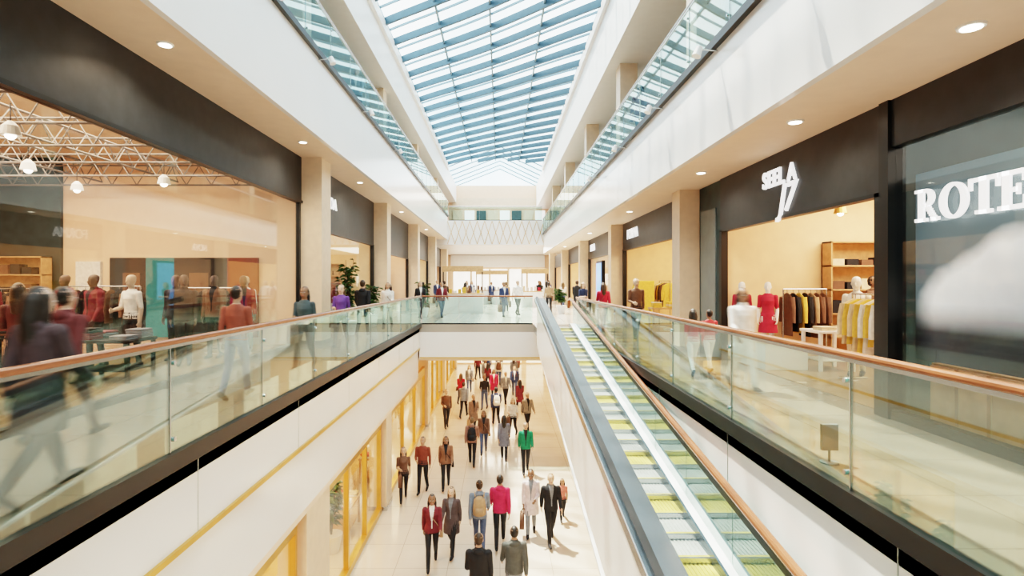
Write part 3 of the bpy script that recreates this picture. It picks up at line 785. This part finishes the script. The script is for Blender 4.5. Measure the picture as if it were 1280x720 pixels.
def build_person(key, female=False, legs=((25,8),(-18,30)), arms=((-20,12),(22,25)), hair='short', coat='jacket',
                 bag=None, mannequin=False, voxel=0.0085):
    p=PB(); hipz=0.93
    w=0.92 if female else 1.0
    for s,(ta,kb) in zip((-1,1),legs):
        dr=lambda a:Vector((0,-math.sin(math.radians(a)),-math.cos(math.radians(a))))
        hip=Vector((s*0.092,0,hipz)); kn=hip+dr(ta)*0.43+Vector((-s*0.01,0,0)); an=kn+dr(ta-kb)*0.41
        bare = coat in('dress','skirt')
        ll=0 if bare else 2
        p.tube([hip,hip.lerp(kn,0.5),kn],[0.088,0.078,0.06],ll)
        p.tube([kn,kn.lerp(an,0.35),an],[0.058,0.058 if not bare else 0.05,0.046 if not bare else 0.033],ll)
        fp=math.radians(max(-15,min(45,(kb-ta*0.5)*1.0 if ta<0 else -ta*0.3)))
        f=Vector((0,-math.cos(fp),-math.sin(fp))); u=Vector((0,-math.sin(fp),math.cos(fp)))
        a0=an-u*0.03
        p.tube([an+u*0.03,a0],[0.045,0.045],3)
        p.tube([a0-f*0.045-u*0.012,a0+f*0.05-u*0.012,a0+f*0.13-u*0.022,a0+f*0.19-u*0.026],[0.04,0.043,0.038,0.028],3)
    hb=1.06 if female else 1.0
    p.loft([(0,0.0,0.84,0.12,0.09),(0,0,0.88,0.155*hb,0.115),(0,0,0.97,0.16*hb,0.12),(0,0,1.05,0.14,0.11)],2 if coat not in('dress',) else 1)
    wa=0.128 if female else 0.15
    j=0.018 if coat in('jacket','coat') else 0.0
    hem={'jacket':0.88,'coat':0.60,'shirt':0.94,'dress':0.55,'skirt':0.97}[coat]
    rs=[]
    if hem<0.8: rs+= [(0,0.01,hem,0.215 if coat=='coat' else 0.22,0.17),(0,0.005,0.78,0.185*hb+j,0.145+j)]
    rs+= [(0,0,max(hem,0.86),0.166*hb+j,0.125+j),(0,0,0.97,0.162*hb+j,0.122+j),(0,0,1.08,wa+0.005+j,0.108+j),(0,0,1.2,(wa+0.012)+j,0.11+j),
          (0,-0.005 if female else 0,1.31,0.168*w+j,(0.128 if female else 0.12)+j),(0,0.0,1.40,0.172*w+j,0.105+j),(0,0.005,1.45,0.135*w+j,0.085+j*0.7),(0,0.01,1.49,0.075,0.066)]
    p.loft(rs,1)
    if coat=='skirt': p.loft([(0,0,0.55,0.20,0.16),(0,0,0.8,0.18,0.14),(0,0,1.0,0.14,0.11)],2)
    if coat in('jacket','coat'):
        p.loft([(0,0.012,1.46,0.085,0.075),(0,0.005,1.525,0.072,0.07)],1,step=0.01)
        p.ball((0,0.085,1.46),(0.10,0.05,0.06),1)
    p.tube([(0,0.01,1.45),(0,-0.002,1.56)],[0.056,0.052],0)
    p.loft([(0,-0.045,1.535,0.03,0.03),(0,-0.035,1.552,0.05,0.058),(0,-0.025,1.585,0.063,0.078),(0,-0.015,1.63,0.072,0.092),(0,-0.008,1.68,0.076,0.098),
            (0,0.0,1.72,0.07,0.092),(0,0.0,1.75,0.05,0.068),(0,0,1.765,0.02,0.03)],0,step=0.01)
    p.tube([(0,-0.105,1.655),(0,-0.122,1.618)],[0.008,0.014],0,step=0.01,seg=8)
    for s in (-1,1): p.ball((s*0.077,0.004,1.635),(0.011,0.018,0.03),0,8,10)
    p.ball((0,-0.108,1.588),(0.024,0.010,0.009),0 if mannequin else 8,8,10)
    if not mannequin and hair!='bald':
        p.ball((0,0.016,1.682),(0.087,0.102,0.100),4)
        if hair=='short': p.ball((0,0.045,1.63),(0.074,0.065,0.06),4)
        if hair=='long':
            p.tube([(0,0.06,1.66),(0,0.085,1.5),(0,0.10,1.36)],[0.085,0.085,0.06],4)
            for s in (-1,1): p.tube([(s*0.066,0.01,1.68),(s*0.082,0.02,1.56),(s*0.085,0.03,1.44)],[0.03,0.032,0.022],4)
        if hair=='bun': p.ball((0,0.11,1.72),(0.045,0.045,0.045),4); p.ball((0,0.045,1.63),(0.074,0.06,0.05),4)
    hands=[]
    for s,(aa,eb) in zip((-1,1),arms):
        sh=Vector((s*0.178*w,0.005,1.405)); o=0.13
        dr=lambda a,o:Vector((s*o,-math.sin(math.radians(a)),-math.cos(math.radians(a)))).normalized()
        el=sh+dr(aa,o)*0.285; d2=dr(aa+eb,0.02 if eb<60 else -0.35); wr=el+d2*0.245
        sl=0.012 if coat in('jacket','coat') else 0.0
        p.tube([sh,sh.lerp(el,0.5),el],[0.062+sl,0.05+sl,0.043+sl],1)
        bare= coat in('dress','shirt') and female
        p.tube([el,el.lerp(wr,0.4),wr],[0.042+sl,0.041+sl,0.030+sl*0.8],0 if bare else 1)
        wv=Vector((0,-d2.z,d2.y)).normalized()
        if wv.y>0: wv=-wv
        med=Vector((-s,0,0)); med=(med-d2*med.dot(d2)).normalized()
        p.tube([wr-d2*0.01,wr+d2*0.02],[0.024,0.026],0,step=0.01)
        for k,(of,L) in enumerate(zip((0.033,0.011,-0.011,-0.033),(0.066,0.076,0.070,0.054))):
            b0=wr+d2*0.015+wv*of*0.6; b1=wr+d2*0.09+wv*of
            p.tube([b0,b1],[0.016,0.013],0,step=0.012,seg=10)
            k1=b1+(d2+med*0.25+wv*of*2).normalized()*L*0.5; k2=k1+(d2+med*0.9).normalized()*L*0.5
            p.tube([b1,k1,k2],[0.0105,0.010,0.0085],0,step=0.012,seg=8)
        t0=wr+d2*0.03+wv*0.02; t1=t0+(d2*0.6+wv*0.8).normalized()*0.04; t2=t1+(d2+wv*0.3+med*0.3).normalized()*0.032
        p.tube([t0,t1,t2],[0.014,0.012,0.009],0,step=0.012,seg=8)
        hands.append(wr+d2*0.12)
    me=bpy.data.meshes.new('src'); me.from_pydata(p.v,[],p.f); me.update()
    o=bpy.data.objects.new('src',me); COL.objects.link(o)
    r=o.modifiers.new('r','REMESH'); r.mode='VOXEL'; r.voxel_size=voxel
    sm=o.modifiers.new('s','SMOOTH'); sm.iterations=2; sm.factor=0.5
    dg=bpy.context.evaluated_depsgraph_get(); dg.update()
    out=bpy.data.meshes.new_from_object(o.evaluated_get(dg)); bpy.data.objects.remove(o)
    nv=len(out.vertices); co=np.empty(nv*3); out.vertices.foreach_get('co',co); co=co.reshape(-1,3)
    fs=[tuple(f.vertices) for f in out.polygons]
    kd=kdtree.KDTree(len(p.v))
    for i,q in enumerate(p.v): kd.insert(q,i)
    kd.balance()
    vl=[p.lab[kd.find(c)[1]] for c in co]
    labs=[]
    for f in fs:
        c=co[list(f)].mean(axis=0); q=[vl[i] for i in f]; L=max(set(q),key=q.count)
        if L==1 and coat in('jacket','coat') and c[1]<-0.03 and abs(c[0])<0.012+max(0,(c[2]-1.15))*0.16 and c[2]>1.0: L=5
        labs.append(L)
    V=[tuple(c) for c in co]; F=list(fs)
    x=MB(); mm=[bpy.data.materials.get('slot%d'%i) or bpy.data.materials.new('slot%d'%i) for i in range(10)]
    x.mats=mm
    if not mannequin:
        for s in (-1,1):
            x.ball((s*0.030,-0.097,1.652),(0.015,0.011,0.009),mm[6],10,6)
            x.ball((s*0.030,-0.106,1.652),(0.0065,0.004,0.0065),mm[7],8,6)
            x.tube([(s*0.016,-0.107,1.672),(s*0.032,-0.104,1.677),(s*0.047,-0.092,1.671)],0.004,mm[4],6)
    if bag=='shopping':
        h=hands[0]; bx=h.x-0.03; by=h.y
        x.hexa([(bx-0.06,by-0.17,h.z-0.50),(bx+0.06,by-0.17,h.z-0.50),(bx+0.06,by+0.17,h.z-0.50),(bx-0.06,by+0.17,h.z-0.50),
                (bx-0.055,by-0.16,h.z-0.13),(bx+0.055,by-0.16,h.z-0.13),(bx+0.055,by+0.16,h.z-0.13),(bx-0.055,by+0.16,h.z-0.13)],mm[9])
        for q in (-0.05,0.05): x.tube([(bx+q,by-0.08,h.z-0.14),(h.x,by-0.03,h.z),(h.x,by+0.03,h.z),(bx+q,by+0.08,h.z-0.14)],0.006,mm[7],6)
    if bag=='backpack':
        x.loft([(0,0.19,0.98,0.10,0.05),(0,0.20,1.02,0.15,0.085),(0,0.20,1.2,0.155,0.09),(0,0.19,1.38,0.13,0.075),(0,0.17,1.44,0.06,0.04)],mm[9],18)
        x.loft([(0,0.28,1.03,0.09,0.03),(0,0.285,1.1,0.11,0.04),(0,0.28,1.2,0.09,0.03)],mm[9],14)
        for s in (-1,1): x.tube([(s*0.10,0.13,1.42),(s*0.115,0.02,1.475),(s*0.115,-0.115,1.38),(s*0.13,-0.12,1.22),(s*0.16,0.08,1.08)],0.016,mm[9],8)
    if bag=='handbag':
        x.tube([(-0.12,-0.02,1.475),(0.02,-0.145,1.25),(0.19,-0.10,1.0),(0.21,0,0.98)],0.009,mm[9],6)
        x.tube([(-0.12,0.0,1.475),(0.02,0.14,1.25),(0.19,0.10,1.0),(0.21,0,0.98)],0.009,mm[9],6)
        x.hexa([(0.19,-0.13,0.78),(0.27,-0.13,0.78),(0.27,0.13,0.78),(0.19,0.13,0.78),(0.20,-0.11,0.99),(0.25,-0.11,0.99),(0.25,0.11,0.99),(0.20,0.11,0.99)],mm[9])
    base=len(V); V+=x.v; F+=[tuple(base+i for i in f) for f in x.f]; labs+=x.m
    zmin=min(v[2] for v in V[:nv])
    V=[(a,bb,c-zmin) for a,bb,c in V]
    me=bpy.data.meshes.new('body_'+key); me.from_pydata(V,[],F)
    for i in range(10): me.materials.append(mm[i])
    me.polygons.foreach_set('material_index',labs); me.polygons.foreach_set('use_smooth',[True]*len(F)); me.update()
    return me

W1=((26,6),(-16,26)); W2=((-14,32),(24,8)); ST=((3,4),(-3,4))
VAR={
 'm1':build_person('m1',False,W1,((-22,14),(22,28)),'short','jacket'),
 'm2':build_person('m2',False,W2,((24,26),(-18,12)),'short','jacket',bag='backpack'),
 'm3':build_person('m3',False,((18,10),(-12,18)),((8,70),(-10,12)),'short','shirt'),
 'm4':build_person('m4',False,ST,((3,12),(5,95)),'short','jacket'),
 'f1':build_person('f1',True,W1,((-18,12),(20,40)),'long','jacket',bag='handbag'),
 'f2':build_person('f2',True,W2,((20,30),(-16,14)),'long','coat'),
 'f3':build_person('f3',True,((14,8),(-12,20)),((2,10),(12,60)),'bun','coat',bag='shopping'),
 'f4':build_person('f4',True,W1,((6,85),(-12,14)),'long','shirt',bag='shopping'),
 'f5':build_person('f5',True,ST,((6,30),(4,90)),'long','skirt'),
 'q1':build_person('q1',True,ST,((4,14),(-6,30)),'bald','dress',mannequin=True),
 'q2':build_person('q2',False,((4,4),(-6,6)),((-5,25),(8,20)),'bald','jacket',mannequin=True),
 'q3':build_person('q3',True,((5,6),(-4,4)),((12,70),(-5,12)),'bald','shirt',mannequin=True),
}
SK=[(0.62,0.40,0.29),(0.50,0.30,0.20),(0.28,0.15,0.09),(0.70,0.48,0.36)]
HR=[(0.02,0.014,0.01),(0.05,0.028,0.015),(0.14,0.08,0.035),(0.01,0.01,0.01)]
M_eye=mat('eye_white',(0.8,0.78,0.75),0.3); M_pupil=mat('eye_dark',(0.02,0.015,0.01),0.2); M_lip=mat('lips',(0.45,0.16,0.14),0.5)
cnt=0
def person(v,x,y,z,face,top,pants,h=1.74,shoe=BLK,shirt=WHT,bagc=BRN,skin=None,hairc=None,name=None,blur=0):
    global cnt
    me=VAR[v]; nm=name or ('man' if v[0]=='m' else 'woman' if v[0]=='f' else 'mannequin')
    o=bpy.data.objects.new(nm,me); COL.objects.link(o)
    o.location=(x,y,z); o.rotation_euler=(0,0,math.radians(face)); k=h/1.765; o.scale=(k,k,k)
    sk=SK[cnt%4] if skin is None else skin; hc=HR[(cnt*3+1)%4] if hairc is None else hairc
    if v[0]=='q': sk=(0.80,0.78,0.75) if skin is None else skin
    ms=[mat('skin_%d'%int(sum(sk)*1000),sk,0.5,var=0.04),cmat(top),cmat(pants),cmat(shoe,0.5),mat('hair_%d'%int(sum(hc)*1000),hc,0.45,var=0.3,nscale=40),cmat(shirt),M_eye,M_pupil,M_lip,cmat(bagc,0.5)]
    for i in range(10):
        o.material_slots[i].link='OBJECT'; o.material_slots[i].material=ms[i]
    if blur:
        # a walking person moves along y; the blur comes from real motion during the exposure
        o.location.y=y-blur*2; o.keyframe_insert('location',frame=0)
        o.location.y=y+blur*2; o.keyframe_insert('location',frame=2)
        for fc in o.animation_data.action.fcurves:
            for kp in fc.keyframe_points: kp.interpolation='LINEAR'
        o.location.y=y
    cnt+=1
    return o
# face: 0 = toward camera, 180 = walking away
G=[ ('m4',-0.40,10.9,178,BLK,BLK,1.80),('m1',0.28,11.35,184,(0.10,0.10,0.09),GRY,1.78),
    ('f1',-1.57,13.3,5,MAR,BLK,1.68),('f2',-1.17,13.9,-8,(0.10,0.07,0.07),BLK,1.64),('m2',-0.50,14.0,182,(0.20,0.24,0.30),DNM,1.78),
    ('m1',0.0,14.3,180,PNK,BLK,1.80),('f3',0.80,14.9,-4,PKW,GRY,1.70),('m1',1.28,14.5,4,BLK,BLK,1.76),
    ('f4',-2.9,17.3,10,BRN,BLK,1.62),('m3',-2.4,17.9,-6,(0.22,0.05,0.03),BLK,1.74),('f1',-1.72,18.3,4,(0.25,0.12,0.07),BLK,1.68),
    ('m2',-1.0,20.6,180,(0.3,0.16,0.12),BLK,1.75),('m1',0.88,19.8,0,GRN,BLK,1.76),('f2',0.15,21.2,178,(0.2,0.2,0.24),BLK,1.68),
    ('f1',-0.62,22.0,0,BRN,DNM,1.66),('m3',-2.4,25.8,14,BRN,BLK,1.75),('m1',-1.75,27.8,170,GRY,BLK,1.75),('f3',-1.14,24.9,14,(0.3,0.2,0.15),BLK,1.68),
    ('m2',-0.18,26.3,190,NAV,BLK,1.78),('f4',0.54,24.4,-15,WHT,BLK,1.66),('m1',1.2,25.2,18,(0.3,0.25,0.2),BLK,1.74),('f2',1.0,29,195,MAR,BLK,1.66),
    ('m3',-0.8,29.6,-12,BLK,DNM,1.76),('f1',-2.1,31,170,RED,BLK,1.66),('m1',0.3,31,12,GRY,BLK,1.74)]
for (v,x,y,f,t,p_,h) in G:
    person(v,x,y,GZ,f,t,p_,h,shirt=random.choice([WHT,BLK,GRY]),bagc=random.choice([WHT,BRN,BLK,TAN]),blur=0.03 if y>12 else 0)
person('f4',1.72,15.9,GZ,0,(0.7,0.25,0.22),BLK,1.15,bagc=RED,name='child')
r2=random.Random(5)
for i in range(13):
    v=r2.choice(['m1','m2','m3','f1','f2','f3','f4'])
    person(v,r2.gauss(-0.3,1.2),32+i*0.95,GZ,r2.choice([0,180,20,160]),r2.choice([BLK,BRN,MAR,GRY,WHT,NAV,TAN,PNK]),r2.choice([BLK,DNM,GRY]),r2.uniform(1.62,1.8))
# walkway level people
person('f2',-3.55,4.45,0,172,(0.07,0.045,0.05),BLK,1.66,blur=0.08,hairc=HR[0],bagc=BLK)
person('m1',-4.45,5.9,0,176,(0.13,0.03,0.03),(0.12,0.07,0.06),1.64,blur=0.10,hairc=HR[0])
person('m3',-3.75,8.2,0,178,(0.30,0.08,0.05),(0.10,0.12,0.20),1.60,blur=0.06)
person('f4',-3.7,10.9,0,0,(0.06,0.09,0.10),BLK,1.6,blur=0.08)
person('f4',-4.0,14.5,0,0,PPL,BLK,1.62,blur=0.08)
person('m1',-4.1,17.2,0,180,BLK,BLK,1.74); person('f1',-3.9,20,0,0,WHT,BLK,1.66)
person('f2',3.75,8.9,0,0,WHT,WHT,1.60,blur=0.16); person('m3',3.9,16.5,0,0,BRN,BLK,1.75); person('f1',3.5,19.5,0,180,RED,BLK,1.66)
person('f4',3.45,10.3,0,175,RED,WHT,1.20,blur=0.05,bagc=RED,name='child'); person('m3',3.85,10.6,0,185,(0.5,0.05,0.06),WHT,1.15,blur=0.05,name='child')
for i in range(20):
    v=r2.choice(['m1','m2','m3','f1','f2','f3','f4'])
    person(v,r2.uniform(-4.4,4.0),24.3+i*0.95,0,r2.choice([0,180,20,160]),r2.choice([BLK,BRN,MAR,GRY,BLK,NAV,TAN,WHT]),r2.choice([BLK,DNM,GRY]),r2.uniform(1.62,1.8))
# mannequins left
DS=(0.10,0.06,0.05)
Q=[('q2',-7.75,11.0,MAR,BLK),('q3',-7.1,11.1,WHT,BLK),('q2',-6.2,11.3,BLK,BLK),('q2',-6.15,12.4,BRN,BLK),('q3',-6.0,13.6,WHT,TEAL),('q2',-5.75,12.9,(0.3,0.03,0.03),BLK),('q1',-9.8,11,MAR,BLK),('q2',-8.6,11.4,(0.26,0.02,0.03),BLK),('q2',-6.75,12.0,BLK,BLK)]
for v,x,y,t,p_ in Q: person(v,x,y,0.015,random.uniform(-25,35),t,p_,1.78,shirt=BLK,skin=DS if v!='q3' else (0.55,0.42,0.33))
person('f5',-6.6,7.9,0.015,200,(0.12,0.03,0.03),BLK,1.62)
# right shop mannequins
person('q1',5.08,12.1,0.16,-40,RED,RED,1.5); person('q1',5.45,11.72,0.16,-30,RED,RED,1.5)
person('q3',6.25,10.1,0.012,-40,WHT,CRM,1.74); person('f5',9.4,10.0,0.012,60,WHT,GRY,1.66); person('q1',6.8,8.2,0.012,-60,YEL,CRM,1.7)
person('m4',7.4,11.4,0.012,40,BRN,BLK,1.75)
for x,y in ((-4.6,18.5),(-4.7,27)): person('m1',x,y,F2L,0,GRY,BLK)
for x,y in ((3.9,16),(3.9,29)): person('f1',x,y,F2R,180,MAR,BLK)
scene.frame_set(1)
scene.render.use_motion_blur=True

# ------------------------------------------------------------------ sky & sun
w=bpy.data.worlds.new('sky'); scene.world=w; w.use_nodes=True
n=w.node_tree.nodes; l=w.node_tree.links; bg=n['Background']
tc=n.new('ShaderNodeTexCoord'); nz=n.new('ShaderNodeTexNoise'); nz.inputs['Scale'].default_value=3.0; nz.inputs['Detail'].default_value=5
rp=n.new('ShaderNodeValToRGB'); rp.color_ramp.elements[0].position=0.38; rp.color_ramp.elements[0].color=(0.60,0.82,0.92,1); rp.color_ramp.elements[1].position=0.58; rp.color_ramp.elements[1].color=(1,1,0.98,1)
l.new(tc.outputs['Generated'],nz.inputs['Vector']); l.new(nz.outputs['Fac'],rp.inputs['Fac']); l.new(rp.outputs['Color'],bg.inputs['Color'])
bg.inputs['Strength'].default_value=3.0
L=bpy.data.lights.new('sun','SUN'); L.energy=10.0; L.angle=0.03; L.color=(1,0.86,0.68)
o=bpy.data.objects.new('sun',L); COL.objects.link(o); o.rotation_euler=Vector((0.28,-0.42,-1)).to_track_quat('-Z','Y').to_euler()

# ------------------------------------------------------------------ camera
cam=bpy.data.cameras.new('camera'); cam.sensor_width=36; cam.lens=720/1280*36
cam.shift_x=15/1280; cam.shift_y=-8/1280; cam.clip_start=0.05; cam.clip_end=300
co_=bpy.data.objects.new('camera',cam); COL.objects.link(co_); co_.location=(0,0,1.67); co_.rotation_euler=(math.pi/2,0,0)
scene.camera=co_
scene.view_settings.view_transform='Filmic'
scene.view_settings.look='High Contrast'
scene.view_settings.exposure=0.62
